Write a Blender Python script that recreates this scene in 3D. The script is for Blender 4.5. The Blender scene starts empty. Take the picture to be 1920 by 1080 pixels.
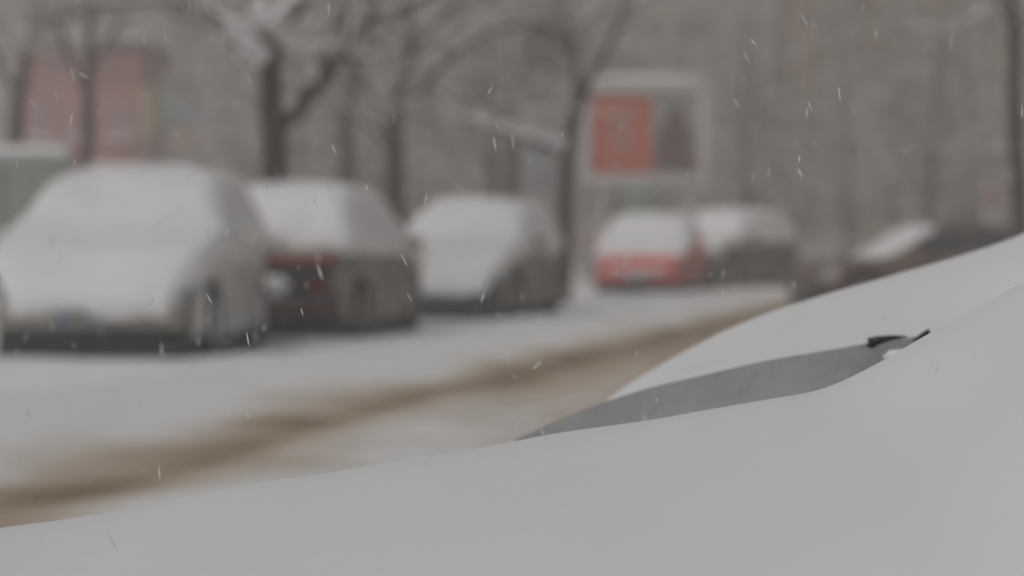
import bpy, bmesh, math, random
from mathutils import Vector, Matrix, noise
random.seed(7)
C = bpy.context.scene.collection
S = bpy.context.scene
PI = math.pi

# ------------------------------------------------------------------ camera
FPX = 4533.0          # focal length in pixels of a 1920 wide frame (85 mm on 36 mm)
CAMH, HORIZ = 1.0, 459.0
cam = bpy.data.cameras.new('camera'); co = bpy.data.objects.new('camera', cam); C.objects.link(co)
cam.lens = 85; cam.sensor_width = 36; cam.clip_start = 0.05; cam.clip_end = 2000
co.location = (0, 0, CAMH); co.rotation_euler = (PI/2 - math.atan((540-HORIZ)/FPX), 0, 0)
cam.dof.use_dof = True; cam.dof.focus_distance = 1.98; cam.dof.aperture_fstop = 5.1
S.camera = co
S.cycles.volume_bounces = 6; S.cycles.max_bounces = 14

# ------------------------------------------------------------------ sky, sun, exposure
W = bpy.data.worlds.new('World'); S.world = W; W.use_nodes = True
nt = W.node_tree; bg = nt.nodes['Background']
sky = nt.nodes.new('ShaderNodeTexSky'); sky.sky_type = 'NISHITA'; sky.sun_disc = False
SUN_EL, SUN_ROT = math.radians(52), math.radians(225)
sky.sun_elevation = SUN_EL; sky.sun_rotation = SUN_ROT; sky.dust_density = 6
hs = nt.nodes.new('ShaderNodeHueSaturation'); hs.inputs['Saturation'].default_value = 0.06
nt.links.new(sky.outputs[0], hs.inputs['Color']); nt.links.new(hs.outputs[0], bg.inputs['Color'])
bg.inputs['Strength'].default_value = 0.12
sl = bpy.data.lights.new('sun', 'SUN'); sl.energy = 0.8; sl.angle = math.radians(40); sl.color = (1, .97, .965)
so = bpy.data.objects.new('sun', sl); C.objects.link(so)
so.rotation_euler = (math.radians(38), 0, math.radians(-48))
S.view_settings.view_transform = 'Standard'; S.view_settings.look = 'None'
S.view_settings.exposure = -1.17; S.view_settings.gamma = 1

def at(px, py, Y):
    return Vector(((px-960)/FPX*Y, Y, CAMH-(py-HORIZ)/FPX*Y))

# ------------------------------------------------------------------ materials
MATS = {}
def mat(name, col, rough=.6, var=.12, scale=6., metal=0., bump=0., bscale=30., emit=None, coat=0., col2=None, trans=0.):
    if name in MATS: return MATS[name]
    m = bpy.data.materials.new(name); m.use_nodes = True; n = m.node_tree; b = n.nodes['Principled BSDF']
    tc = n.nodes.new('ShaderNodeTexCoord'); nz = n.nodes.new('ShaderNodeTexNoise')
    nz.inputs['Scale'].default_value = scale; nz.inputs['Detail'].default_value = 5
    n.links.new(tc.outputs['Object'], nz.inputs['Vector'])
    mx = n.nodes.new('ShaderNodeMix'); mx.data_type = 'RGBA'
    c2 = col2 or tuple(min(1, c*(1+var)) for c in col); c1 = col if col2 else tuple(c*(1-var) for c in col)
    mx.inputs[6].default_value = (*c1, 1); mx.inputs[7].default_value = (*c2, 1)
    rp = n.nodes.new('ShaderNodeMapRange'); rp.inputs[1].default_value = .35; rp.inputs[2].default_value = .65
    n.links.new(nz.outputs[0], rp.inputs[0]); n.links.new(rp.outputs[0], mx.inputs[0])
    n.links.new(mx.outputs[2], b.inputs['Base Color'])
    b.inputs['Roughness'].default_value = rough; b.inputs['Metallic'].default_value = metal
    b.inputs['Coat Weight'].default_value = coat
    b.inputs['Transmission Weight'].default_value = trans
    if bump:
        n2 = n.nodes.new('ShaderNodeTexNoise'); n2.inputs['Scale'].default_value = bscale; n2.inputs['Detail'].default_value = 4
        n.links.new(tc.outputs['Object'], n2.inputs['Vector'])
        bp = n.nodes.new('ShaderNodeBump'); bp.inputs['Strength'].default_value = bump; bp.inputs['Distance'].default_value = .02
        n.links.new(n2.outputs[0], bp.inputs['Height']); n.links.new(bp.outputs[0], b.inputs['Normal'])
    if emit:
        b.inputs['Emission Color'].default_value = (*emit, 1); b.inputs['Emission Strength'].default_value = 1
    MATS[name] = m; return m
M_SNOW = mat('snow', (.81, .80, .80), .7, .025, 3., bump=.12, bscale=60)
M_SNOWF = mat('snow_fine', (.785, .785, .785), .75, .02, 3., bump=.05, bscale=110)
M_BARK = mat('bark', (.045, .029, .024), .9, .35, 8, bump=.5)
M_TWIG = mat('twigs', (.115, .083, .062), .9, .3, 4)
M_BLACK = mat('black_plastic', (.022, .024, .027), .5, .2)
M_TYRE = mat('tyre_rubber', (.02, .02, .021), .8, .2)
M_RIM = mat('rim', (.35, .34, .33), .5, .2, metal=.4)
M_GLASS = mat('car_glass', (.03, .035, .04), .12, .2)
M_LAMP = mat('lamp_glass', (.42, .42, .42), .2, .1)
M_RED = mat('tail_red', (.20, .018, .02), .3, .2)
M_DKRED = mat('dark_red_plastic', (.075, .018, .02), .5, .3)
M_PLATE = mat('plate', (.26, .255, .25), .5, .05)
M_BLUE = mat('blue_patch', (.03, .08, .3), .5, .05)

# ------------------------------------------------------------------ object helpers
def mesh(name, verts, faces, m, parent=None, smooth=True, loc=None):
    me = bpy.data.meshes.new(name); me.from_pydata([tuple(v) for v in verts], [], faces); me.update()
    if smooth: me.polygons.foreach_set('use_smooth', [True]*len(me.polygons))
    me.materials.append(m)
    o = bpy.data.objects.new(name, me); C.objects.link(o)
    if parent: o.parent = parent
    if loc: o.location = loc
    return o
def tag(o, label=None, cat=None, group=None, kind=None):
    if label: o['label'] = label
    if cat: o['category'] = cat
    if group: o['group'] = group
    if kind: o['kind'] = kind
    return o
def thing(name, label, cat, loc=(0,0,0), rz=0, group=None, scale=1):
    o = bpy.data.objects.new(name, None); C.objects.link(o); o.location = loc; o.rotation_euler = (0,0,rz)
    o.scale = (scale,)*3; o.empty_display_size = .2
    return tag(o, label, cat, group)
def copy_tree(o, kids, parent=None):
    c = o.copy(); C.objects.link(c)
    if parent: c.parent = parent
    for k in kids: 
        d = k.copy(); C.objects.link(d); d.parent = c
    return c
class MB:
    def __init__(s): s.v=[]; s.f=[]
    def box(s, x0,x1,y0,y1,z0,z1):
        b=len(s.v); s.v += [Vector(p) for p in ((x0,y0,z0),(x1,y0,z0),(x1,y1,z0),(x0,y1,z0),(x0,y0,z1),(x1,y0,z1),(x1,y1,z1),(x0,y1,z1))]
        s.f += [tuple(b+i for i in q) for q in ((0,3,2,1),(4,5,6,7),(0,1,5,4),(1,2,6,5),(2,3,7,6),(3,0,4,7))]; return s
    def tube(s, pts, rads, n=6, squash=1., cap=True):
        b=len(s.v); k=len(pts); up=Vector((0.13,-.98,.11))
        for i,p in enumerate(pts):
            d=(pts[min(i+1,k-1)]-pts[max(i-1,0)]); d = d.normalized() if d.length>1e-9 else Vector((0,0,1))
            a=d.cross(up)
            if a.length<.05: a=d.cross(Vector((1,0,0)))
            a.normalize(); c=a.cross(d)
            for j in range(n):
                t=2*PI*j/n; s.v.append(p+(a*math.cos(t)+c*math.sin(t)*squash)*rads[i])
        for i in range(k-1):
            for j in range(n):
                s.f.append((b+i*n+j, b+i*n+(j+1)%n, b+(i+1)*n+(j+1)%n, b+(i+1)*n+j))
        if cap and n>3: s.f.append(tuple(b+(k-1)*n+j for j in range(n))); s.f.append(tuple(b+j for j in reversed(range(n))))
        return s
    def lathe(s, prof, n=24, axis='x', c=(0,0,0)):     # prof: (along, radius)
        b=len(s.v); c=Vector(c)
        for (a,r) in prof:
            for j in range(n):
                t=2*PI*j/n; s.v.append(c+Vector((a, r*math.cos(t), r*math.sin(t))))
        for i in range(len(prof)-1):
            for j in range(n): s.f.append((b+i*n+j,b+i*n+(j+1)%n,b+(i+1)*n+(j+1)%n,b+(i+1)*n+j))
        return s
    def build(s, name, m, parent=None, smooth=False, bevel=0, loc=None):
        o = mesh(name, s.v, s.f, m, parent, smooth, loc)
        if bevel:
            md=o.modifiers.new('b','BEVEL'); md.width=bevel; md.segments=3; md.limit_method='ANGLE'
            o.data.polygons.foreach_set('use_smooth',[True]*len(o.data.polygons))
        return o
def grid(rows, cols): return [(r*cols+c, r*cols+c+1, (r+1)*cols+c+1, (r+1)*cols+c) for r in range(rows-1) for c in range(cols-1)]
def lerp(pts, x):
    if x<=pts[0][0]: return pts[0][1]
    for (a,b),(c,d) in zip(pts, pts[1:]):
        if x<=c:
            return b+(d-b)*(x-a)/(c-a)
    return pts[-1][1]
def cr(pts, x):          # smooth (Catmull-Rom) interpolation
    n=len(pts)
    if x<=pts[0][0]: return pts[0][1]
    if x>=pts[-1][0]: return pts[-1][1]
    for i in range(n-1):
        if x<=pts[i+1][0]: break
    p1,p2=pts[i],pts[i+1]; p0=pts[max(i-1,0)]; p3=pts[min(i+2,n-1)]
    h=p2[0]-p1[0]; t=(x-p1[0])/h
    m1=(p2[1]-p0[1])/(p2[0]-p0[0])*h; m2=(p3[1]-p1[1])/(p3[0]-p1[0])*h
    return (2*t**3-3*t**2+1)*p1[1]+(t**3-2*t**2+t)*m1+(-2*t**3+3*t**2)*p2[1]+(t**3-t**2)*m2
def nz(x,y,z=0,s=1.): return noise.noise(Vector((x*s,y*s,z*s)))

# ------------------------------------------------------------------ ground and road
ROAD = lambda Y: -4.1+.22*Y          # x of the dirtiest wheel rut
def offs(x,y): return (x-ROAD(y))*.976
M_GROUND = mat('ground_snow', (.86,.86,.86), .8, .05, .7, bump=.12, bscale=3, col2=(.82,.81,.805))
gx=[-88,-70,-50]+[-30+i*.3 for i in range(220)]+[50,70,88]
gy=[-28,-15,-5]+[i*.3 for i in range(300)]+[110,130,148]
def gz(x,y):
    o=offs(x,y); h=0.04*nz(x,y,0,.6)+.035*nz(x,y,3,1.8)
    w=min(1,max(0,(abs(o-.2)-2.4)/.6)); h=h*w
    if w>0: h+=.07*math.exp(-((abs(o+2.6))/.35)**2)*(.6+.8*nz(x,y,9,.9))
    return h-.03*(1-w)
V=[(x,y,gz(x,y) if -30<=x<=36 and 0<=y<=90 else 0) for y in gy for x in gx]
tag(mesh('snowy_ground',V,grid(len(gy),len(gx)),M_GROUND), 'white snow covering the ground beside the road', None, None, 'structure')
# road: slush material with ruts
mr=bpy.data.materials.new('slush_road'); mr.use_nodes=True; n=mr.node_tree; b=n.nodes['Principled BSDF']
at_=n.nodes.new('ShaderNodeAttribute'); at_.attribute_name='slush'
nn=n.nodes.new('ShaderNodeTexNoise'); nn.inputs['Scale'].default_value=1.6; nn.inputs['Detail'].default_value=6
tc=n.nodes.new('ShaderNodeTexCoord'); n.links.new(tc.outputs['Object'],nn.inputs['Vector'])
ma=n.nodes.new('ShaderNodeMath'); ma.operation='MULTIPLY_ADD'; ma.inputs[1].default_value=.5; 
ms=n.nodes.new('ShaderNodeMath'); ms.operation='SUBTRACT'; ms.inputs[1].default_value=.25
n.links.new(nn.outputs[0],ma.inputs[0]); n.links.new(at_.outputs['Fac'],ma.inputs[2]); n.links.new(ma.outputs[0],ms.inputs[0])
rp=n.nodes.new('ShaderNodeValToRGB'); e=rp.color_ramp.elements
e[0].position=.08; e[0].color=(.80,.79,.78,1); e[1].position=1; e[1].color=(.25,.18,.12,1)
q=e.new(.42); q.color=(.55,.46,.37,1); q=e.new(.75); q.color=(.40,.305,.215,1)
n.links.new(ms.outputs[0],rp.inputs[0]); n.links.new(rp.outputs[0],b.inputs['Base Color']); b.inputs['Roughness'].default_value=.75
bp=n.nodes.new('ShaderNodeBump'); bp.inputs['Strength'].default_value=.6; bp.inputs['Distance'].default_value=.04
n3=n.nodes.new('ShaderNodeTexNoise'); n3.inputs['Scale'].default_value=7; n.links.new(tc.outputs['Object'],n3.inputs['Vector'])
n.links.new(n3.outputs[0],bp.inputs['Height']); n.links.new(bp.outputs[0],b.inputs['Normal'])
OO=[-2.9+i*.08 for i in range(78)]; YY=[-20+i*.5 for i in range(34)]+[-3+i*.2 for i in range(500)]
V=[];A=[]
for y in YY:
    for o in OO:
        wob=.16*nz(0,y,4,.3)*min(1,max(0,(y-12)/6))+.12*nz(o,y,8,1.1)
        oo=o+wob-.22*min(1,max(0,(13.5-y)/3))
        r1=math.exp(-(oo/.40)**2); r2=math.exp(-((oo-1.75)/.34)**2); mid=math.exp(-((oo-.9)/1.15)**4)
        far=min(1,max(0,(y-12)/9))
        s=.80*r1*(.8+.45*nz(o*2.2,y*.9,12,1.))+.42*mid*(.40+1.1*far)+.45*r2*(.25+far)+ .12*math.exp(-((oo+.7)/.4)**2)*(.45+1.3*nz(o*.8,y*.6,2,1.))
        edge=min(1,max(0,(o+2.9)/.5),) if o<0 else min(1,max(0,(3.26-o)/.5))
        s+=(.10+.22*max(0,1-abs(oo)/1.6))*(nz(o*1.3,y*.7,0,1.)+nz(o*3,y*1.3,7,1.))*.8
        s*=edge
        z=.05*edge-.045*r1-.03*r2+.02*nz(o*1.5,y,5,1.2)*edge -.04*(1-edge)
        V.append((ROAD(y)+o/.976,y,z)); A.append(max(0,min(1,s)))
road=mesh('road',V,grid(len(YY),len(OO)),mr); tag(road,'road of churned snow with a brown slushy wheel rut',kind='structure')
at0=road.data.attributes.new('slush','FLOAT','POINT'); at0.data.foreach_set('value',A)

# ------------------------------------------------------------------ car builder (nose towards -y, origin on the ground below the middle)
KINDS = {
 'hatch': dict(L=4.0, hw=.86, top=[(0,.52),(.04,.66),(.16,.76),(.5,.86),(1.0,.97),(1.35,1.21),(1.7,1.41),(2.1,1.48),(2.7,1.49),(3.2,1.45),(3.55,1.36),(3.8,1.05),(3.93,.93),(4.0,.55)],
          fw=.72, rw=3.30, ws=(1.03,1.62), rwn=(3.58,3.80), sw=[(1.45,2.3),(2.36,3.2)]),
 'sedan': dict(L=4.5, hw=.88, top=[(0,.50),(.04,.63),(.18,.74),(.6,.84),(1.2,.93),(1.6,1.17),(1.95,1.36),(2.4,1.44),(3.0,1.43),(3.4,1.34),(3.9,1.05),(4.2,1.0),(4.42,.95),(4.5,.6)],
          fw=.80, rw=3.62, ws=(1.22,1.88), rwn=(3.44,3.86), sw=[(1.65,2.5),(2.56,3.35)]),
 'suv': dict(L=4.4, hw=.90, top=[(0,.62),(.04,.80),(.15,.92),(.5,1.02),(1.05,1.10),(1.35,1.35),(1.65,1.56),(2.1,1.65),(3.0,1.66),(3.7,1.60),(4.05,1.45),(4.25,1.1),(4.35,1.0),(4.4,.6)],
          fw=.80, rw=3.55, ws=(1.08,1.60), rwn=(4.08,4.24), sw=[(1.45,2.4),(2.46,3.5)]),
}
class Car:
    def __init__(c, kind, wr=.32, widen=1.):
        c.k=KINDS[kind]; c.L=c.k['L']; c.wr=wr; c.hw0=c.k['hw']*widen
        tp=c.k['top']; c.bs=tp[4][1]      # belt height at the windscreen foot
    def top(c,s): return cr(c.k['top'],s)
    def belt(c,s):
        t=c.top(s); f=c.bs-.02+.04*s/c.L
        return min(t-.015, f)
    def hw(c,s):
        L=c.L; return c.hw0*cr([(0,.70),(.05,.80),(.2,.91),(.6,.975),(1.2,1.0),(L-1.2,1.0),(L-.5,.965),(L-.15,.90),(L-.03,.82),(L,.76)],s)
    def bot(c,s):
        z=.20+.10*max(0,1-s/.25)+.12*max(0,1-(c.L-s)/.3)
        R=c.wr+.06
        for w in (c.k['fw'],c.k['rw']):
            if abs(s-w)<R: z=max(z,c.wr+math.sqrt(R*R-(s-w)**2))
        return z
    def sec(c,s):
        h=c.hw(s); b=c.bot(s); be=c.belt(s); t=c.top(s); be=max(be,b+.04); t=max(t,be+.01)
        d=t-be; cw=max(h*.55,h*.93-d*.36)
        rr=min(.07,d*.5)
        return [(h*.95,b),(h*.995,min(b+.08,be-.03)),(h,b+(be-b)*.5),(h*.985,be-min(.07,(be-b)*.3)),(h*.945,be),
                (cw,t-rr),(cw-.10,t-rr*.22),(cw*.5,t),(0,t+.008)]
    def P(c,s,j,side=1):        # j: 0 sill .. 4 belt, 5 roof rail, 8 centre
        q=c.sec(s); i=min(int(j),7); f=j-i
        x=q[i][0]*(1-f)+q[i+1][0]*f; z=q[i][1]*(1-f)+q[i+1][1]*f
        return Vector((x*side, s-c.L/2, z))
    def N(c,s,j,side=1):
        e=.03; a=c.P(min(c.L,s+e),j,side)-c.P(max(0,s-e),j,side); b=c.P(s,min(8,j+e),side)-c.P(s,max(0,j-e),side)
        v=a.cross(b) if side>0 else b.cross(a)
        if v.length<1e-9: return Vector((0,0,1))
        v.normalize()
        return v
    def body(c, m, parent):
        ss=[]; s=0
        while s<c.L: ss.append(s); s+=.02 if s<.2 or s>c.L-.2 else .04
        ss.append(c.L); js=[0,1,2,3,4,4.5,5,6,7,8]
        V=[]
        for s in ss:
            for j in js: V.append(c.P(s,j,1))
            for j in js[-2::-1]: V.append(c.P(s,j,-1))
        n=len(js)*2-1; F=grid(len(ss),n)
        F.append(tuple(range(n))); F.append(tuple((len(ss)-1)*n+i for i in reversed(range(n))))
        o=mesh('body',V,F,m,parent)
        return o
    def patch(c, name, m, parent, s0,s1,j0,j1,side=0,off=.004,ns=8,nj=6):
        V=[]; 
        js=[j0+(j1-j0)*i/nj for i in range(nj+1)]
        sides=[(j,1) for j in js]+([(j,-1) for j in js[-2::-1]] if side==0 else [])
        if side: sides=[(j,side) for j in js]
        for i in range(ns+1):
            s=s0+(s1-s0)*i/ns
            for j,sd in sides: V.append(c.P(s,j,sd)+c.N(s,j,sd)*off)
        return mesh(name,V,grid(ns+1,len(sides)),m,parent)
    def snow(c, parent, s0=0,s1=None,jlow=4.,th=.12,front=0,rear=0,seed=0,cut=None,m=None,right_low=None):
        s1=c.L if s1 is None else s1
        ss=[]; s=s0
        while s<s1: ss.append(s); s+=.05
        ss.append(s1); V=[]; nj=22; cols=2*nj+1
        rows=[]
        rows+=[(s,0,None,0) for s in ss]
        for ri,(s,dz,tt,fy) in enumerate(rows):
            es=1. 
            if not front: es=min(1,(s-s0)/.16)
            if not rear: es=min(es,(s1-s)/.16)
            es=math.sqrt(max(0,es)*(2-max(0,es)))
            for k in range(cols):
                side=1 if k<nj else -1
                u=k/nj if k<=nj else (cols-1-k)/nj
                jl=jlow if side>0 or right_low is None else right_low
                jl=jl+.35*nz(s*1.3,seed+side*3,0,1.6) if u<.3 else jl
                j=jl+(8-jl)*u
                eu=min(1,u/.18); eu=math.sqrt(eu*(2-eu))
                p=c.P(s,j,side); nn=c.N(s,j,side)
                flat=max(.35,nn.z)
                t=(th*(.45+.55*flat)*(1+.25*nz(p.x+seed,p.y,p.z,2.2)+.12*nz(p.x,p.y+seed,p.z,7)))*es*eu-.008*(1-es*eu)
                d=(nn+Vector((0,0,.8))).normalized(); V.append(p+d*t)
        nr=len(rows)
        def hang(base,drop,sg):
            out=[]
            for f,dy,dz in ((.12,.035,0),(.4,.05,0),(.75,.05,0),(.95,.03,0),(1.,-.02,0),(.97,-.10,0)):
                row=[]
                for k,p in enumerate(base):
                    u=k/nj if k<=nj else (cols-1-k)/nj; u=min(1,.35+u/.5)
                    dd=drop*(1+.30*nz(p.x*2.2,seed,sg,1.2)+.12*nz(p.x*7,seed,sg,1.))*u
                    row.append(p+Vector((0,sg*(dy+.012*nz(p.x*3,f*3,seed,1.)),-f*dd)))
                out.append(row)
            return out
        if front:
            H=hang(V[:cols],front,-1); V=[q for row in reversed(H) for q in row]+V; nr+=len(H)
        if rear:
            H=hang(V[-cols:],rear,1); V=V+[q for row in H for q in row]; nr+=len(H)
        return mesh('snow_cover',V,grid(nr,cols),m or M_SNOW,parent)
    def wheels(c, parent, low=0, snowy=False):
        tw=.2; x0=c.hw0-.03; protos=[]
        for w in (c.k['fw'],c.k['rw']):
            for sd in (1,-1):
                a=MB().lathe([(-tw*sd,c.wr*.6),(-tw*sd,c.wr*.94),(-(tw-.03)*sd,c.wr),(-.03*sd,c.wr),(0,c.wr*.94),(0,c.wr*.64)],28)
                loc=(sd*x0, w-c.L/2, c.wr-low)
                t=a.build('wheel',M_TYRE,parent,True,loc=loc)
                r=MB().lathe([(-.05*sd,c.wr*.66),(-.012*sd,c.wr*.66),(-.02*sd,c.wr*.58),(-.045*sd,c.wr*.5),(-.03*sd,c.wr*.15),(-.012*sd,.05),(-.01*sd,.001)],28)
                for k in range(5):
                    an=2*PI*k/5; d=Vector((0,math.cos(an),math.sin(an)))
                    r.tube([d*.05+Vector((-.022*sd,0,0)), d*c.wr*.6+Vector((-.018*sd,0,0))],[.03,.022],6)
                r.build('rim',M_SNOW if snowy else M_RIM,t,True)

def make_car(label, loc, rz, kind, paint, widen=1., snow=dict(th=.12), rear_lights=None, front_dark=.0, group='snow-covered cars parked along the road', cat='car', plate=True, wr=.32, mirrors=True, snowy_wheel=False, lampsnow=False, under=M_BLACK, scale=1., lamps=True):
    t=thing('parked_car',label,cat,loc,rz,group,scale)
    c=Car(kind,wr,widen); L=c.L; h=c.hw0
    c.body(paint,t)
    MB().box(-h*.86,h*.86,-L/2+.06,L/2-.06,.07,.60).build('underbody',M_BLACK,t,bevel=.03)
    j5=4.12
    c.patch('windscreen',M_GLASS,t,*c.k['ws'],5.1,8)
    c.patch('rear_window',M_GLASS,t,*c.k['rwn'],5.1,8)
    for a,b_ in c.k['sw']:
        for sd in (1,-1): c.patch('side_window',M_GLASS,t,a,b_,4.12,4.9,sd,ns=8,nj=3)
    # lamps sit on the nose and tail corners
    zt=c.top(.10)
    for sd in (1,-1):
        V=[];
        c.patch('headlight',M_LAMP,t,.05,.34,2.4,3.7,sd,off=.006,ns=5,nj=3)
        if lamps: c.patch('tail_light',M_RED,t,L-.30,L-.04,2.2,4.0,sd,off=.006,ns=5,nj=3)
        # inner faces of the lamps across the nose / tail
        z1=c.top(.0)
        MB().box(sd*h*.36 if sd>0 else -h*.66, sd*h*.66 if sd>0 else -h*.36, -L/2-.012,-L/2+.05, z1-.15,z1-.03).build('headlight',M_LAMP,t,bevel=.01)
        z1=c.top(L)
        MB().box(sd*h*.42 if sd>0 else -h*.74, sd*h*.74 if sd>0 else -h*.42, L/2-.05,L/2+.012, z1-.03,z1+.12).build('tail_light',M_RED,t,bevel=.01)
        if mirrors:
            y=c.k['ws'][0]+.42-L/2
            MB().tube([Vector((sd*(h*.93),y,c.bs+.03)),Vector((sd*(h+.06),y,c.bs+.06))],[.02,.025],6).box(*(sorted((sd*(h+.04),sd*(h+.20)))),y-.04,y+.05,c.bs+.01,c.bs+.14).build('side_mirror',paint,t,bevel=.02)
        # door handles and sills
        for a,b_ in c.k['sw']:
            p=c.P(b_-.1,3,sd); MB().box(*(sorted((p.x-.005*sd,p.x+.03*sd))),p.y-.07,p.y+.07,p.z-.02,p.z+.01).build('door_handle',M_BLACK,t,bevel=.006)
        for k2 in range(3):
            s_=(c.k['sw'][0][0]-.08, c.k['sw'][0][1]+.03, c.k['sw'][1][1]+.02)[k2]
            V=[]; 
            for i in range(9):
                j=1+2.9*i/8
                for ds in (-.006,.006): V.append(c.P(s_+ds,j,sd)+c.N(s_,j,sd)*.002)
            if k2<2: mesh('door_seam',V,grid(9,2),M_BLACK,t)
    zb=c.bot(0.)
    fz=c.top(0)
    MB().box(-h*.82,h*.82,-L/2-.05,-L/2+.2,zb-.02,zb+.13).build('front_bumper',under,t,bevel=.03)
    MB().box(-h*.32,h*.32,-L/2-.012,-L/2+.06,fz-.16,fz-.04).build('grille',M_BLACK,t,bevel=.01)
    MB().box(-h*.84,h*.84,L/2-.2,L/2+.05,c.bot(L)-.02,c.bot(L)+.20).build('rear_bumper',under,t,bevel=.03)
    if plate:
        for sd,yy in ((-1,-L/2-.06),(1,L/2+.055)):
            z=zb+.06 if sd<0 else c.bot(L)+.12
            p=MB().box(-.26,.26,min(yy,yy-.008*sd),max(yy,yy-.008*sd)+.002,z-.055,z+.055).build('licence_plate',M_PLATE,t)
            MB().box(-.26,-.215,yy+(.003 if sd>0 else -.004),yy+(.004 if sd>0 else -.003),z-.05,z+.05).build('plate_stripe',M_BLUE,p)
    c.wheels(t,snowy=snowy_wheel)
    c.snow(t,**snow)
    return t,c

P_SILVER=mat('paint_silver',(.56,.545,.53),.4,.12,3,coat=.3)
P_DARK=mat('paint_dirty_dark',(.24,.215,.175),.6,.3,3)
P_GREY=mat('paint_dirty_grey',(.20,.185,.165),.6,.25,3)
P_RED=mat('paint_red',(.58,.05,.028),.4,.12,3,coat=.2)
P_CHAR=mat('paint_charcoal',(.085,.075,.072),.5,.2,3)
P_BROWN=mat('paint_brown',(.125,.080,.064),.5,.25,3)
P_GREEN=mat('paint_pale_green',(.30,.33,.30),.5,.1,2)

def placed(px_corner, Y, m, c_kind_w, L):     # right front corner seen at px -> centre of the car
    X=(px_corner-960)/FPX*Y; d=Vector((m,1)).normalized(); r=Vector((d.y,-d.x))
    ctr=Vector((X,Y))-r*c_kind_w+d*(L/2); return (ctr.x,ctr.y,-.02), -math.atan(m)

# 1: pale car, nose to the camera
loc,rz=placed(385,20.6,.045,.97,4.2)
t1,c1=make_car('silver car at left, wholly buried in snow, its nose facing us',loc,rz,'hatch',P_SILVER,
         snow=dict(s0=0,s1=4.0,jlow=3.0,th=.17,front=.22,rear=.15,seed=1),snowy_wheel=True,scale=1.06,widen=1.07,under=mat('dirty_bumper',(.30,.275,.245),.6,.25,4))
MB().box(-.60,.60,-c1.L/2-.065,-c1.L/2,.19,.29).build('lower_grille',M_BLACK,t1,bevel=.015)
MB().box(-.78,.78,-c1.L/2-.04,-c1.L/2+.2,.06,.17).build('lower_lip',M_BLACK,t1,bevel=.02)
# 2: dark car, tail to the camera
loc,rz=placed(657,25.2,.18,.86,4.0)
t2,c2=make_car('dark dirty car seen from behind with red tail lights and snow on its roof',loc,rz+PI,'hatch',P_DARK,
         snow=dict(s0=0,s1=3.90,jlow=3.05,th=.20,front=.1,seed=5),lamps=False)
L2=c2.L; 
MB().box(-.66,.66,L2/2-.12,L2/2+.012,.42,.80).build('tailgate',M_BLACK,t2,bevel=.03)
MB().box(-.70,.70,L2/2-.02,L2/2+.03,.81,.90).build('tail_light_bar',M_RED,t2,bevel=.012)
MB().box(-.72,.72,L2/2+.035,L2/2+.075,.30,.42).build('lower_valance',M_DKRED,t2,bevel=.012)
V=[];   # clump of snow stuck in the plate recess
def blob(name,c,r,m,parent=None,seed=0,n=14,sq=(1,1,1),amp=.25):
    V=[];F=[]
    for i in range(n+1):
        th=PI*i/n
        for j in range(2*n):
            ph=PI*j/n; d=Vector((math.sin(th)*math.cos(ph),math.sin(th)*math.sin(ph),math.cos(th)))
            k=r*(1+amp*nz(d.x+seed,d.y,d.z,1.7)+amp*.4*nz(d.x,d.y+seed,d.z,5))
            V.append(Vector(c)+Vector((d.x*k*sq[0],d.y*k*sq[1],d.z*k*sq[2])))
    for i in range(n):
        for j in range(2*n): F.append((i*2*n+j,(i+1)*2*n+j,(i+1)*2*n+(j+1)%(2*n),i*2*n+(j+1)%(2*n)))
    return mesh(name,V,F,m,parent)
blob('snow_clump',(-.04,L2/2+.06,.60),.13,M_SNOW,t2,3,sq=(1.3,.35,.75))
# 3: grey car, nose to the camera
loc,rz=placed(953,32.0,.225,.90,4.0)
make_car('grey car parked beside the third tree trunk, snow drooping over its nose',loc,rz,'hatch',P_GREY,
         snow=dict(s0=0,s1=4.0,jlow=3.0,th=.20,front=.27,rear=.12,seed=11),widen=1.05)
# 4: red car
loc,rz=placed(1283,49.0,.20,.95,4.0)
t4,c4=make_car('red car with snow on its roof parked below the billboard',loc,rz,'hatch',P_RED,
         snow=dict(s0=.22,s1=4.0,jlow=3.7,th=.17,rear=.1,seed=17),under=P_RED,widen=1.12,scale=1.02)

V=[]
rows=[]
for i in range(25):
    x=-.62+1.24*i/24; z=.56-.09*(1-(x/.62)**2)
    rows.append(Vector((x,-c4.L/2-.06,z)))
MB().tube(rows,[.010+.035*math.sin(PI*i/24)**.5 for i in range(25)],10).build('snow_strip',M_SNOW,t4,True)
MB().box(-.70,.70,-c4.L/2-.075,-c4.L/2+.1,.14,.24).build('lower_lip',M_BLACK,t4,bevel=.02)
# 5: charcoal SUV behind the red car, turned more sideways
make_car('charcoal car parked askew just behind the red one, thick snow on its roof',(4.95,55.4,-.02),-math.radians(31),'suv',P_CHAR,
         snow=dict(s0=0.1,s1=4.3,jlow=3.5,th=.17,rear=.1,seed=23),widen=.95,wr=.34,scale=1.01)
# 6: brown car crossing at right, nose to the left
make_car('dark brown car standing side-on at right behind the foreground snow',(6.75,38.5,-.08),math.radians(-80),'sedan',P_BROWN,
         snow=dict(s0=1.05,s1=2.05,jlow=5.2,th=.06,seed=29),scale=.98)

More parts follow.
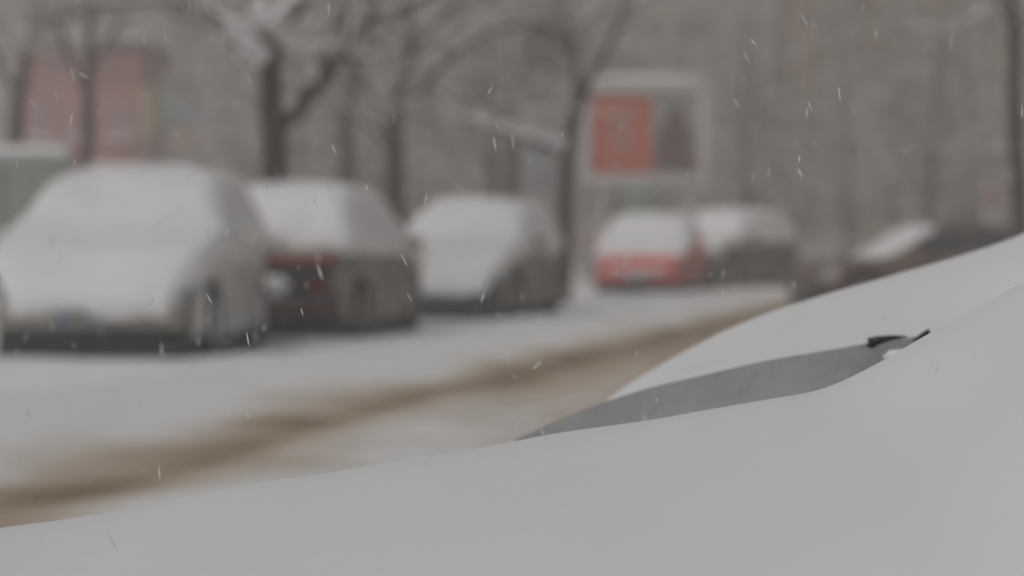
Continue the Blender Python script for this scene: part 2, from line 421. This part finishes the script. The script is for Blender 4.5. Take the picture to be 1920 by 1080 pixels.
# vans behind the first car
def make_van(label,loc,rz,W,L,H,paint,seed,th=.14):
    t=thing('parked_van',label,'van',loc,rz,'vans standing behind the parked cars')
    b=MB(); prof=[(-L/2,.35),(-L/2,.95),(-L/2+.75,1.15),(-L/2+1.25,H-.25),(-L/2+1.5,H),(L/2-.05,H),(L/2,H-.1),(L/2,.35)]
    V=[];k=len(prof)
    for x,sc in ((-W/2,0),(W/2,0)):
        for y,z in prof: V.append((x*(1-.06*max(0,z-1.1)),y,z))
    F=[tuple(range(k)),tuple(reversed(range(k,2*k)))]+[(i,k+i,k+(i+1)%k,(i+1)%k) for i in range(k)]
    o=mesh('body',V,F,paint,t,False); md=o.modifiers.new('b','BEVEL'); md.width=.07; md.segments=3
    wz=1.25
    V=[(-W/2+.17,-L/2+.80,1.19),(W/2-.17,-L/2+.80,1.19),(W/2-.24,-L/2+1.22,H-.30),(-W/2+.24,-L/2+1.22,H-.30)]
    mesh('windscreen',[(x,y-.03,z+.01) for x,y,z in V],[(0,1,2,3)],M_GLASS,t,False)
    for sd in (1,-1):
        MB().box(sd*(W/2-.35)-.14,sd*(W/2-.35)+.14,-L/2-.02,-L/2+.04,.72,.88).build('headlight',M_LAMP,t,bevel=.02)
        for y in (-L/2+.8,L/2-.8):
            w=MB().lathe([(-.1,.2),(-.1,.34),(.1,.34),(.1,.2)],24).build('wheel',M_TYRE,t,True,loc=(sd*(W/2-.08),y,.34))
            MB().lathe([(.085*sd,.21),(.09*sd,.1),(.1*sd,.001)],20).build('rim',M_RIM,w,True)
        MB().box(sd*W/2-.02,sd*W/2+.02,-L/2+1.5,-L/2+2.4,1.25,H-.35).build('side_window',M_GLASS,t)
    MB().box(-W/2+.02,W/2-.02,-L/2-.06,-L/2+.1,.3,.52).build('front_bumper',M_BLACK,t,bevel=.03)
    MB().box(-.012,.012,L/2-.01,L/2+.006,.45,H-.15).build('door_seam',M_BLACK,t)
    MB().box(-W/2+.04,W/2-.04,L/2-.08,L/2+.07,.33,.50).build('rear_bumper',M_BLACK,t,bevel=.03)
    for sd in (1,-1): MB().box(sd*(W/2-.13)-.07,sd*(W/2-.13)+.07,L/2-.04,L/2+.015,.75,1.1).build('tail_light',M_DKRED,t,bevel=.01)
    n=26; V=[]
    for i in range(n+1):
        for j in range(n+1):
            u=i/n;v=j/n; e=min(u,1-u,v,1-v)/.12; e=math.sqrt(min(1,e)*(2-min(1,e)))
            x=(-W/2+.06+(W-.12)*u)*.95; y=-L/2+1.35+(L-1.4)*v
            V.append((x,y,H-.02+(th*(1+.3*nz(x,y,seed,1.6)))*e))
    mesh('snow_cover',V,grid(n+1,n+1),M_SNOW,t)
    return t
make_van('pale green van at the left edge with a snow-topped roof',(-7.05,33.6,0),.2+PI,1.95,4.6,2.2,P_GREEN,1,.14)
make_van('grey van behind the silver car, only its snowy roof showing',(-6.1,40.0,0),.15+PI,1.9,4.4,2.15,mat('paint_van_grey',(.20,.195,.185),.5,.1,2),5,.16)

# ------------------------------------------------------------------ foreground car under deep snow
fgc=thing('parked_car','nearest car in the foreground, bonnet and windscreen under thick fresh snow','car',(1.33,2.08,0),PI*.5*3+PI,'snow-covered cars parked along the road')
# local frame: nose -y ; world nose towards -x  => rotate so local -y -> world -x : rz=-90deg
fgc.rotation_euler=(0,0,-PI/2)
cf=Car('sedan',.27,1.0); cf.k=dict(cf.k); cf.k['top']=[(s,z-.20 if s>.3 else z-.15) for s,z in cf.k['top']]; cf.bs=.73
P_FG=mat('paint_foreground_silver',(.36,.36,.365),.35,.08,3,coat=.4)
cf.body(P_FG,fgc); cf.wheels(fgc)
MB().box(-.78,.78,-2.1,2.1,.17,.55).build('underbody',M_BLACK,fgc,bevel=.03)
cf.patch('windscreen',M_GLASS,fgc,*cf.k['ws'],5.1,8); cf.patch('rear_window',M_GLASS,fgc,*cf.k['rwn'],5.1,8)
for a,b_ in cf.k['sw']:
    for sd in (1,-1): cf.patch('side_window',M_GLASS,fgc,a,b_,4.12,4.9,sd)
for sd in (1,-1):
    cf.patch('headlight',M_LAMP,fgc,.05,.34,2.4,3.7,sd,off=.006); cf.patch('tail_light',M_RED,fgc,4.2,4.46,2.2,4.,sd,off=.006)
    MB().box(*(sorted((sd*.9,sd*1.05))),-.75,-.66,.74,.86).build('side_mirror',P_FG,fgc,bevel=.02)
MB().box(-.70,.70,-2.30,-2.1,.28,.42).build('front_bumper',M_BLACK,fgc,bevel=.03)
MB().box(-.72,.72,2.1,2.30,.30,.48).build('rear_bumper',M_BLACK,fgc,bevel=.03)
def pts(lst,Y): return [((px-960)/FPX*(Y if not isinstance(Y,list) else Y[i]), CAMH-(py-HORIZ)/FPX*(Y if not isinstance(Y,list) else Y[i])) for i,(px,py) in enumerate(lst)]
YC=2.1
crest=[(-1.15,.40),(-1.0,.62),(-.75,.71)]+pts([(0,992),(240,957),(420,920),(640,884),(940,830),(1240,779),(1440,746),(1540,727),(1640,684),(1740,627),(1830,578),(1920,531)],YC)+[(.62,1.06),(.95,1.24),(1.3,1.38),(1.7,1.46),(2.4,1.45),(2.8,1.36),(3.25,1.10),(3.55,1.06),(3.7,.6)]
YD=2.48
cliff=[(-1.15,.38),(-1.0,.55),(-.75,.60)]+pts([(0,1060),(400,1000),(700,925),(850,866),(940,832),(1050,782),(1170,738),(1300,702),(1450,670),(1560,650),(1640,637),(1740,622)],YD)+[(.52,.935),(.62,1.0),(.95,1.19),(1.3,1.34),(1.7,1.44),(2.4,1.44),(2.8,1.34),(3.25,1.09),(3.55,1.05),(3.7,.6)]
YT=2.86
top_=[(-1.15,.36),(-1.0,.50),(-.75,.55)]+pts([(400,1000),(800,920),(1000,838),(1100,782),(1170,730),(1280,664),(1400,603),(1540,555),(1700,508),(1800,478),(1920,438)],YT)+[(.80,1.11),(1.05,1.22),(1.35,1.34),(1.7,1.42),(2.4,1.42),(2.8,1.31),(3.25,1.05),(3.55,1.01),(3.7,.55)]
xs=[]; x=-1.15
while x<3.7: xs.append(x); x+=.008 if -.55<x<.9 else .03
def zc(x): return cr(crest,x)
def zd(x): return cr(cliff,x)
def zt_(x): return cr(top_,x)
rowsF=[]
def ss_(t): t=max(0,min(1,t)); return t*t*(3-2*t)
V=[]; nrow=0
for x in xs:
    a,d,t=zc(x),zd(x),zt_(x)
    vis=ss_((x-(-.06))/.12)*(1-ss_((x-.50)/.2))          # where the shaded step is formed
    tr=min(a-.05,d-.13)*vis+(a*.5+d*.5-.01)*(1-vis)
    lf=1-ss_((x-.12)/.05)
    lowl=max(.40,a-.42)
    kf=1-.45*ss_((x-.1)/.3)
    row=[(1.09,lowl),(1.06,a-.24*kf),(1.09,a-.16*kf),(1.18,a-.10*kf),(1.36,a-.060*kf),(1.62,a-.030*kf),(1.85,a-.008),(2.0,a-.001),(YC,a),(2.17,a-.016),(2.25,a-.045-.01*vis)]
    sag=.012
    row+=[(2.36,tr),(YD-.035+.05*vis,tr+.02*vis-.02*(1-vis)),(YD+.012*vis,d-.05*vis-.004),(YD,d-.002),(YD+.012,d-.012*lf),(YD+.04,d+.002*(1-lf)-.030*lf)]
    for f in (.2,.4,.6,.8): row.append((YD+.04+(YT-YD-.04)*f, d-.03*lf*(1-f)+(t-d)*(f+.22*math.sin(PI*f)*(.5 if t>d else 0))))
    row+=[(YT,t),(YT+.05,t-.012),(YT+.11,t-.05),(YT+.15,t-.11),(YT+.16,t-.25),(YT+.15,max(.38,t-.38))]
    if not nrow: nrow=len(row)
    for ri,(y,z) in enumerate(row):
        k=1 if ri in (8,) or True else 0
        h=.0040*nz(x,y,0,4)+.0018*nz(x,y,4,11)
        V.append((x,y,z+h))
inv=(Matrix.Translation(Vector((1.33,2.08,0)))@Matrix.Rotation(-PI/2,4,'Z')).inverted()
V=[inv@Vector(v) for v in V]
G=[f[::-1] for f in grid(len(xs),nrow)]
step_faces=[f for f in G if 11<=min(i%nrow for i in f)<=13 and -.004<xs[min(f)//nrow]<.52]  # faces of the snow step that get the darker shade colour
step_set=set(step_faces)
def sub(name,F,m):
    ids=sorted({i for f in F for i in f}); mp={i:k for k,i in enumerate(ids)}
    return mesh(name,[V[i] for i in ids],[tuple(mp[i] for i in f) for f in F],m,fgc)
sub('snow_cover',[f for f in G if f not in step_set],M_SNOWF)
M_STEPSHADE=mat('snow_step_shade',(.52,.52,.52),.45,.06,14,bump=.15,bscale=70)  # shade of the snow step put into a grey base colour
sub('shaded_snow_step',step_faces,M_STEPSHADE)
# wiper arm poking out of the snow
def wl(p): return inv@p
w=MB().tube([wl(at(1629,643,2.462)),wl(at(1648,638,2.46)),wl(at(1672,633,2.46)),wl(at(1700,631,2.463))],[.0055,.0048,.0028,.0008],10,.9)
w.tube([wl(at(1634,642,2.455)),wl(at(1637,652,2.455))],[.0068,.0035],8)
w.tube([wl(at(1712,640,2.44)),wl(at(1728,631,2.44)),wl(at(1743,620,2.44))],[.001,.0030,.0022],8)
w.build('wiper',M_BLACK,fgc,True)
o=blob('snow_clump',wl(at(1696,669,2.43)),.014,M_SNOWF,fgc,8,sq=(.8,1.6,.55))

# ------------------------------------------------------------------ trees
M_FTWIG = mat('far_twigs', (.15,.105,.075), .9, .3, 4)
def wobble(p0,p1,n,a,rnd):
    out=[]
    for i in range(n+1):
        t=i/n; o=Vector((rnd.uniform(-a,a),rnd.uniform(-a,a),rnd.uniform(-a,a)))*math.sin(PI*t)
        out.append(p0.lerp(p1,t)+o)
    return out
def snow_on(sn,P,R,amt=1.,n=5):
    run=[];rr=[]
    def flush():
        if len(run)>1: 
            r2=list(rr); r2[0]*=.3; r2[-1]*=.3; sn.tube(run,r2,n,.8,cap=False)
    for i in range(len(P)):
        d=(P[min(i+1,len(P)-1)]-P[max(i-1,0)]); d=d.normalized() if d.length else Vector((0,0,1))
        if abs(d.z)<.86:
            run.append(P[i]+Vector((0,0,R[i]*.55+.008*amt))); rr.append((R[i]*.72+.016)*amt)
        else:
            flush(); run=[]; rr=[]
    flush()
def grow(br,sn,p,d,l,r,lev,rnd,up=.25,snow=1.,spread=.8):
    n=4 if lev>1 else 3
    P=[p.copy()]; q=p.copy(); dd=d.copy()
    for i in range(n):
        dd=(dd+Vector((rnd.gauss(0,.16),rnd.gauss(0,.16),rnd.gauss(0,.12)+up*.12))).normalized(); q=q+dd*(l/n); P.append(q.copy())
    R=[r*(1-.62*i/n) for i in range(n+1)]
    br.tube(P,R,5 if r>.03 else 3,cap=False)
    if r>.004: snow_on(sn,P,R,snow*(1 if r>.02 else .75),4 if r>.03 else 3)
    if lev<=0: return
    for k in range(rnd.choice((3,4)) if lev>1 else 4):
        t=rnd.uniform(.3,1.); i=min(int(t*n),n-1); pp=P[i].lerp(P[i+1],t*n-i)
        side=Vector((rnd.gauss(0,1),rnd.gauss(0,1),rnd.gauss(0,.7)+up)).normalized()
        nd=(dd*(1-spread*.5)+side*spread).normalized()
        grow(br,sn,pp,nd,l*rnd.uniform(.5,.72),max(.003,r*(1-.6*t)*.6),lev-1,rnd,up,snow,spread)

def hand_tree(name,label,Y,trunk,limbs,seed,twigs=26,twl=1.5,tr=.022,group=None,lev=3):
    """trunk/limbs: lists of (px,py,width px[,dY])"""
    rnd=random.Random(seed); base=at(trunk[0][0],trunk[0][1],Y); base.z=0
    t=thing(name,label,'tree',tuple(base),0,group)
    tk=MB(); br=MB(); sn=MB()
    def conv(l): 
        P=[at(q[0],q[1],Y+(q[3] if len(q)>3 else 0))-base for q in l]; R=[q[2]*1.12/FPX*Y/2 for q in l]
        PP=[];RR=[]
        for i in range(len(P)-1):
            for k in range(4):
                f=k/4; PP.append(P[i].lerp(P[i+1],f)+Vector((rnd.gauss(0,.012),rnd.gauss(0,.02),0))); RR.append(R[i]*(1-f)+R[i+1]*f)
        PP.append(P[-1]);RR.append(R[-1]); return PP,RR
    P,R=conv(trunk); P[0].z=0; tk.tube([P[0]-Vector((0,0,.05))]+P,[R[0]*1.25]+R,12)
    snow_src=[]
    for l in limbs:
        P2,R2=conv(l); tk.tube(P2,R2,9); snow_on(sn,P2,R2,l[0][4] if len(l[0])>4 else 1.,7)
        snow_src.append((P2,R2))
    allp=[(P[len(P)//2:],R[len(R)//2:])]+snow_src*2
    for k in range(twigs):
        PP,RR=rnd.choice(allp); i=rnd.randrange(len(PP)//3,len(PP)); 
        d=Vector((rnd.gauss(0,1),rnd.gauss(0,.7),rnd.gauss(.5,.6))).normalized()
        grow(br,sn,PP[i],d,twl*rnd.uniform(.7,1.4),min(RR[i]*.6,tr*rnd.uniform(.9,2.0)),lev,rnd,.2,1.15,.7)
    tk.build('trunk',M_BARK,t,True); br.build('crown',M_TWIG,t,True); sn.build('snow_layer',M_SNOW,t,True)
    return t
GT='bare street trees standing along the far side of the road'
hand_tree('bare_tree','thickest bare tree with snow in its forks, between the silver and the dark car',30.,
  [(514,675,52),(515,500,48),(514,345,46),(513,250,44),(508,170,40),(506,110,37),(508,60,36)],
  [[(508,130,34,0,1.9),(470,105,32,-.1),(430,65,28,-.2),(400,25,26,-.3),(375,-20,24,-.4),(300,-120,18,-.6)],
   [(508,70,28,0,1.6),(492,30,24,.2),(468,-15,22,.3),(440,-120,16,.5)],
   [(510,70,30,0,1.6),(540,30,26,-.2),(575,-10,22,-.3),(640,-90,18,-.4)],
   [(520,232,36,0,1.0),(560,205,30,.1),(605,150,27,.2),(645,85,24,.3),(690,35,22,.4),(760,14,17,.5),(850,-30,13,.6)],
   [(690,35,18,.4,.9),(720,-40,14,.5),(740,-120,10,.6)],
   [(385,0,20,-.3,.9),(330,8,14,-.3),(280,0,10,-.3),(220,18,7,-.3)]],1,twigs=14,twl=1.4,group=GT)
hand_tree('bare_tree','forked bare tree rising between the dark car and the grey car',40.,
  [(745,580,34),(746,430,32),(742,330,30),(742,250,26),(750,190,20),(765,120,18),(772,50,16),(770,-40,14)],
  [[(742,260,20,0,.9),(715,205,18,.2),(685,165,16,.4),(655,110,14,.5),(635,50,11,.6),(625,-40,9,.6)],
   [(752,195,15,0,.9),(790,165,14,-.2),(830,120,14,-.3),(900,70,13,-.4),(965,45,10,-.5),(1030,40,8,-.5)],
   [(765,120,14,0,.9),(800,60,12,.3),(850,10,10,.4),(880,-50,8,.4)],
   [(744,285,14,0,.9),(690,235,11,-.3),(640,200,9,-.3),(600,150,7,-.3)],
   [(770,60,12,0,.8),(740,10,10,0),(720,-50,8,0)]],2,twigs=38,twl=1.6,group=GT)
hand_tree('bare_tree','slender bare tree beside the grey car, a snowy limb reaching left',40.5,
  [(1058,570,26),(1058,480,26),(1060,380,25),(1062,300,24),(1075,240,22),(1088,190,20),(1080,130,18),(1062,70,15),(1050,-30,13)],
  [[(1062,285,22,0,1.7),(1030,272,22,-.1),(985,258,20,-.2),(930,238,15,-.3),(880,222,10,-.3),(830,195,7,-.2),(800,150,5,-.1)],
   [(1086,205,15,0,.9),(1110,140,13,.3),(1150,70,11,.4),(1180,0,9,.5),(1200,-60,7,.5)],
   [(1070,100,13,0,.9),(1020,50,12,-.3),(960,25,10,-.4),(890,-20,8,-.5)],
   [(1080,150,12,0,.9),(1040,130,10,.3),(1000,80,8,.4)]],3,twigs=32,twl=1.5,group=GT)
hand_tree('bare_tree','thin dark trunk at the right edge, rising above the foreground snow',34.,
  [(1918,580,30),(1915,440,28),(1908,330,27),(1903,220,25),(1900,110,23),(1895,20,22),(1893,-60,20)],
  [[(1896,40,14,0,.8),(1860,-20,11,.2),(1800,-80,8,.3)],[(1898,90,12,0,.8),(1935,20,10,.2),(1990,-40,8,.3)]],4,twigs=8,twl=1.4,group=GT)
hand_tree('bare_tree','bare tree at the left edge, its limb arching over the red building',52.,
  [(30,560,26),(28,400,26),(30,260,26),(36,180,24),(50,110,20),(80,50,17),(130,20,14)],
  [[(80,50,14,0,.8),(160,18,13,-.2),(240,8,11,-.3),(330,20,9,-.4),(400,10,6,-.5)],
   [(36,180,14,0,.8),(0,120,12,.3),(-40,40,9,.4)],[(50,110,12,0,.8),(70,20,11,.3),(95,-50,9,.3)]],5,twigs=26,twl=1.5,group=GT)
hand_tree('bare_tree','thin bare trunk behind the roofs, left of the thickest tree',50.,
  [(165,560,26),(166,400,24),(165,250,22),(168,130,18),(172,40,14),(170,-60,10)],
  [[(166,180,12,0,.8),(130,110,9,.3),(110,30,7,.4)],[(168,130,11,0,.8),(215,60,8,-.3),(250,-20,6,-.4)]],6,twigs=16,twl=1.4,group=GT)
hand_tree('bare_tree','narrow trunk in the gap right of the thickest tree',58.,
  [(652,555,30),(652,380,28),(650,260,26),(655,160,20),(650,60,15),(648,-40,10)],
  [[(650,240,13,0,.8),(610,170,10,.3),(590,90,7,.4)],[(655,170,12,0,.8),(700,100,9,-.3),(720,20,6,-.4)]],7,twigs=24,twl=1.6,group=GT)
hand_tree('bare_tree','narrow trunk showing above the snowy roof of the grey car',60.,
  [(962,550,26),(962,380,25),(960,280,23),(958,180,18),(950,90,14),(955,-20,10)],
  [[(960,260,13,0,.9),(915,200,10,.3),(890,110,7,.4)],[(958,180,12,0,.9),(990,110,9,-.3),(1000,20,6,-.4)]],8,twigs=26,twl=1.6,group=GT)

# background trees: a few kinds built once, then copied
def proto_tree(seed,H,m=M_FTWIG):
    rnd=random.Random(seed); tk=MB();br=MB();sn=MB()
    P=[Vector((0,0,-.1))]; R=[.11]
    q=Vector((0,0,0)); 
    for i in range(1,8):
        q=q+Vector((rnd.gauss(0,.08),rnd.gauss(0,.08),H/7)); P.append(q.copy()); R.append(.105*(1-.12*i))
    tk.tube(P,R,8)
    for k in range(34):
        i=rnd.randrange(1,8); t=rnd.random(); p=P[i-1].lerp(P[i],t) if i>1 else P[2]
        a=rnd.uniform(0,2*PI); d=Vector((math.cos(a),math.sin(a),rnd.uniform(.1,.9))).normalized()
        grow(br,sn,p,d,(2.6-.22*i)*rnd.uniform(.8,1.25),R[i]*.5,3,rnd,.3,.8,.75)
    return tk,br,sn
GB='bare trees of the hazy wood behind the parked cars'
LB='one of the many bare brown trees of the hazy wood in the background'
protos=[]
spots=[]
rnd=random.Random(42)
for i in range(64):
    Y=66+ (i%4)*9+rnd.uniform(-3,3); px=-80+ (i//4)*(2080/15)+rnd.uniform(-60,60)+(i%2)*60
    if px<520 and Y<86 : continue
    if 1060<px<1350 and Y<72: Y+=16
    spots.append(((px-960)/FPX*Y,Y))
for k in range(5):
    tk,br,sn=proto_tree(100+k,7.2+k*.45)
    x,y=spots[k]
    t=thing('bare_tree',LB,'tree',(x,y,0),k*1.1,GB)
    ks=[tk.build('trunk',M_BARK,t,True),br.build('crown',M_FTWIG,t,True),sn.build('snow_layer',M_SNOW,t,True)]
    protos.append((t,ks))
for i,(x,y) in enumerate(spots[5:]):
    t,ks=protos[i%5]; c=copy_tree(t,ks); c.location=(x,y,0); c.rotation_euler=(0,0,rnd.uniform(0,6.28)); s=rnd.uniform(.9,1.15); c.scale=(s,s,s)

# shrubs with snow behind the red car and at the verge
def shrub(label,px,Y,w,h,seed):
    rnd=random.Random(seed); X=(px-960)/FPX*Y; t=thing('snowy_shrub',label,'shrub',(X,Y,0),0,'snow-laden shrubs behind the parked cars')
    br=MB();sn=MB()
    for k in range(16):
        a=rnd.uniform(0,2*PI); d=Vector((math.cos(a)*.5*w/h,math.sin(a)*.5*w/h,1)).normalized()
        grow(br,sn,Vector((math.cos(a)*w*.15,math.sin(a)*w*.15,0)),d,h*.62,.02,2,rnd,.3,2.0,.7)
    br.build('stems',M_TWIG,t,True); sn.build('snow_layer',M_SNOW,t,True)
shrub('snow-laden shrub just right of the charcoal car',1500,60,1.6,2.0,1)
shrub('snow-laden shrub midway between the charcoal and the brown car',1575,57,1.5,1.9,2)
shrub('snow-laden shrub under the left side of the billboard',1120,66,1.8,1.8,3)
shrub('snow-laden shrub between the thickest tree and the forked tree',640,50,2.2,1.5,4)
shrub('snow-laden shrub between the grey car and the billboard',1010,58,1.6,1.2,5)
shrub('snow-laden shrub by the grey van at left',400,48,2.0,1.9,6)

# ------------------------------------------------------------------ billboard
Yb=60.; s=Yb/FPX
bb=thing('billboard','white framed billboard with an orange-red panel beside a dark triangular figure','billboard',((1208-960)*s,Yb,0))
def bx(p0,p1,q0,q1,d0,d1):   # pixel-sized box in billboard frame
    return ((p0-1208)*s,(p1-1208)*s,d0,d1,CAMH-(q1-HORIZ)*s,CAMH-(q0-HORIZ)*s)
M_WH=mat('billboard_white',(.47,.45,.43),.5,.06,2)
fr=MB()
fr.box(*bx(1086,1332,150,178,-.16,.16)); fr.box(*bx(1086,1332,326,350,-.16,.16)); fr.box(*bx(1086,1108,178,326,-.16,.16)); fr.box(*bx(1308,1332,178,326,-.16,.16))
fr.build('frame',M_WH,bb,bevel=.02)
MB().box(*bx(1108,1308,178,326,-.06,.10)).build('display_panel',mat('poster_grey',(.30,.295,.30),.5,.08,1),bb)
M_OR=mat('poster_orange',(.50,.10,.05),.5,.1,1); M_BG=mat('poster_beige',(.44,.16,.11),.5,.15,1)
b=MB()
b.box(*bx(1108,1222,180,325,-.075,-.064)); b.build('poster_orange_area',M_OR,bb)
b=MB(); b.box(*bx(1140,1186,205,290,-.084,-.078)); b.build('poster_pale_patch',M_BG,bb)
M_FG2=mat('poster_dark',(.11,.06,.055),.5,.2,2)
V=[]
for px,py in ((1222,324),(1228,270),(1240,232),(1256,205),(1266,190),(1278,207),(1292,240),(1302,285),(1306,324)):
    V.append(((px-1208)*s,-.080,CAMH-(py-HORIZ)*s))
k=len(V); V+= [(x,-.066,z) for x,y,z in V]
mesh('poster_figure',V,[tuple(reversed(range(k))),tuple(range(k,2*k))]+[(i,(i+1)%k,k+(i+1)%k,k+i) for i in range(k)],M_FG2,bb,False)
for px in (1130,1290):
    x=(px-1208)*s; MB().tube([Vector((x,0,-.1)),Vector((x,0,CAMH-(352-HORIZ)*s))],[.09,.09],14).build('post',M_WH,bb,True)
V=[]
for i in range(31):
    for j in range(9):
        u=i/30;v=j/8; e=min(u,1-u)*8; e=min(1,e); ev=math.sin(PI*v)**.5 if 0<v<1 else 0
        V.append(((1086+246*u-1208)*s,-.17+.34*v,CAMH-(150-HORIZ)*s-.005+(.05+.08*math.sin(PI*u))*e*ev*(1+.2*nz(u*9,v,3,1))))
mesh('snow_cap',V,grid(31,9),M_SNOW,bb)

# white pylon behind the slender tree
Yp=68.; s=Yp/FPX
py_=thing('pylon_sign','tall pale pylon with a pink foot behind the slender tree','sign',((1012-960)*s,Yp,0))
MB().box(-.58,.58,-.18,.18,1.9,CAMH-(195-HORIZ)*s).build('panel',mat('pylon_white',(.34,.325,.325),.5,.08,1),py_,bevel=.03)
MB().box(-.60,.60,-.20,.20,0,1.9).build('foot',mat('pylon_pink',(.42,.30,.28),.5,.1,1),py_,bevel=.03)
MB().box(-.42,.42,-.195,-.182,2.6,4.3).build('inset',mat('pylon_bluegrey',(.26,.26,.29),.4,.1,1),py_)

# ------------------------------------------------------------------ buildings
M_WIN=mat('window_glass',(.17,.17,.17),.15,.2)
def building(name,label,x0,x1,y0,y1,H,wall,cols,rows,ww,wh,z0=1.0,dz=3.0,group=None,roof=.25,wm=None,trim=None):
    t=thing(name,label,'building',((x0+x1)/2,(y0+y1)/2,0),0,group); w=(x1-x0)/2; d=(y1-y0)/2
    MB().box(-w,w,-d,d,-.2,H).build('wall',wall,t)
    MB().box(-w-.25,w+.25,-d-.25,d+.25,H,H+.2).build('roof',mat('roof_dark',(.1,.1,.1),.8),t)
    MB().box(-w-.2,w+.2,-d-.2,d+.2,H+.2,H+.2+roof).build('roof_snow',M_SNOW,t,bevel=.08)
    trim=trim or M_WH
    for r in range(rows):
        for c in range(cols):
            cx=-w+(c+.5)*2*w/cols; z=z0+r*dz
            f=MB().box(cx-ww/2-.08,cx+ww/2+.08,-d-.05,-d-.001,z-.08,z+wh+.08).build('window',trim,t)
            MB().box(cx-ww/2,cx-.03,-d-.07,-d-.052,z,z+wh).box(cx+.03,cx+ww/2,-d-.07,-d-.052,z,z+wh).build('pane',wm or M_WIN,f)
            MB().box(cx-ww/2-.1,cx+ww/2+.1,-d-.2,-d-.06,z-.12,z-.082).box(cx-ww/2-.1,cx+ww/2+.1,-d-.19,-d-.07,z-.078,z-.0).build('sill_snow',M_SNOW,f)
    return t
Wb=mat('wall_beige',(.29,.215,.16),.9,.12,.4); Wg=mat('wall_grey',(.34,.29,.255),.9,.12,.4); Wr=mat('wall_red',(.37,.165,.16),.8,.2,.7)
building('apartment_building','long beige-grey apartment block beyond the wood, mostly veiled by trees',-40,10,112,122,13.4,Wg,15,4,1.6,1.5,1.2,3.0)
building('apartment_building','brownish apartment block beyond the wood on the right',13,50,108,118,13.4,Wb,12,4,1.6,1.5,1.2,3.0)
Yr=82.; s=Yr/FPX
building('shop_building','low red building at left above the pale green van',(42-960)*s,(262-960)*s,Yr,Yr+7,CAMH-(88-HORIZ)*s,Wr,3,2,.8,1.1,2.6,2.1,wm=mat('pane_pale',(.36,.22,.22),.3,.1),trim=mat('trim_pink',(.36,.2,.19),.6,.1))
# small coloured signs beside it
def panel_sign(label,px0,px1,py0,py1,Y,col,nm):
    s=Y/FPX; t=thing('panel_sign',label,'sign',(((px0+px1)/2-960)*s,Y,0)); w=(px1-px0)/2*s
    za=CAMH-(py1-HORIZ)*s; zb=CAMH-(py0-HORIZ)*s
    MB().box(-w,w,-.05,.05,za,zb).build('board',mat(nm,col,.5,.08,1),t,bevel=.02)
    for x in (-w*.6,w*.6): MB().tube([Vector((x,.08,-.1)),Vector((x,.08,zb-.1))],[.04,.04],8).build('post',M_RIM,t,True)
panel_sign('tall yellow sign at the right end of the red building',264,290,165,262,79,(.36,.28,.16),'sign_yellow')
panel_sign('small blue sign right of the yellow one',338,376,190,235,76,(.24,.26,.31),'sign_blue')
panel_sign('low orange sign behind the snowy roof of the grey van',325,365,245,290,74,(.33,.22,.17),'sign_orange')
panel_sign('green sign left of the small blue sign',302,332,150,240,80,(.24,.28,.22),'sign_green')
panel_sign('small red sign at far right near the dark trunk',1846,1872,345,380,58,(.30,.17,.155),'sign_red')
panel_sign('green and white information board under the billboard',1165,1225,352,395,64,(.28,.36,.29),'sign_mint')
panel_sign('rust-red sign up behind the slender tree',1012,1050,120,175,76,(.36,.16,.12),'sign_rust')
Yg=70.; s=Yg/FPX
building('kiosk','pale grey kiosk behind the brown car at right',(1730-960)*s,(1880-960)*s,Yg,Yg+3,CAMH-(300-HORIZ)*s,mat('kiosk_grey',(.36,.35,.36),.7,.1,1),1,1,1.1,.9,1.4,2)

# ------------------------------------------------------------------ falling snow
rnd=random.Random(3); fs=MB()
def flake(p,r,l,tilt,ty):
    b=len(fs.v); d=Vector((math.sin(tilt),ty,math.cos(tilt))).normalized(); 
    P=[];R=[]
    for i in range(6):
        t=i/5; P.append(p+d*(l*(t-.5))+Vector((rnd.gauss(0,.12),rnd.gauss(0,.12),0))*r); R.append(r*(.25+.8*math.sin(PI*(.08+.84*t)))*rnd.uniform(.8,1.2))
    fs.tube(P,R,6)
for i in range(2000):
    Y=1.5+ (rnd.random()**.8)*8
    X=rnd.uniform(-.26,.26)*Y; Z=CAMH+rnd.uniform(-.14,.13)*Y
    if Y<3.2 and Z<1.05 and X>-1.2: 
        if Y<3.1 and (Z<max(.75,zc(X))+.01): continue
    if Z<.1: continue
    flake(Vector((X,Y,Z)),rnd.uniform(.0004,.0008)*(1 if Y<3 else 1.5),rnd.uniform(.004,.012),rnd.gauss(-.12,.30),rnd.uniform(-.3,.3))
tag(fs.build('falling_snow',mat('snowflakes',(.72,.72,.72),.6,.02),None,True),'snowflakes drifting down through the air',None,None,'stuff')

# ------------------------------------------------------------------ haze
hz=MB().box(-90,90,-30,150,-1.5,15.3).build('haze',bpy.data.materials.new('haze'))
tag(hz,'pale haze of falling snow filling the air',kind='stuff')
hm=hz.data.materials[0]; hm.use_nodes=True; n=hm.node_tree; n.nodes.remove(n.nodes['Principled BSDF'])
pv=n.nodes.new('ShaderNodeVolumePrincipled'); pv.inputs['Color'].default_value=(.985,.945,.915,1); pv.inputs['Density'].default_value=.0048
pv.inputs['Anisotropy'].default_value=0
n.links.new(pv.outputs[0],n.nodes['Material Output'].inputs['Volume'])
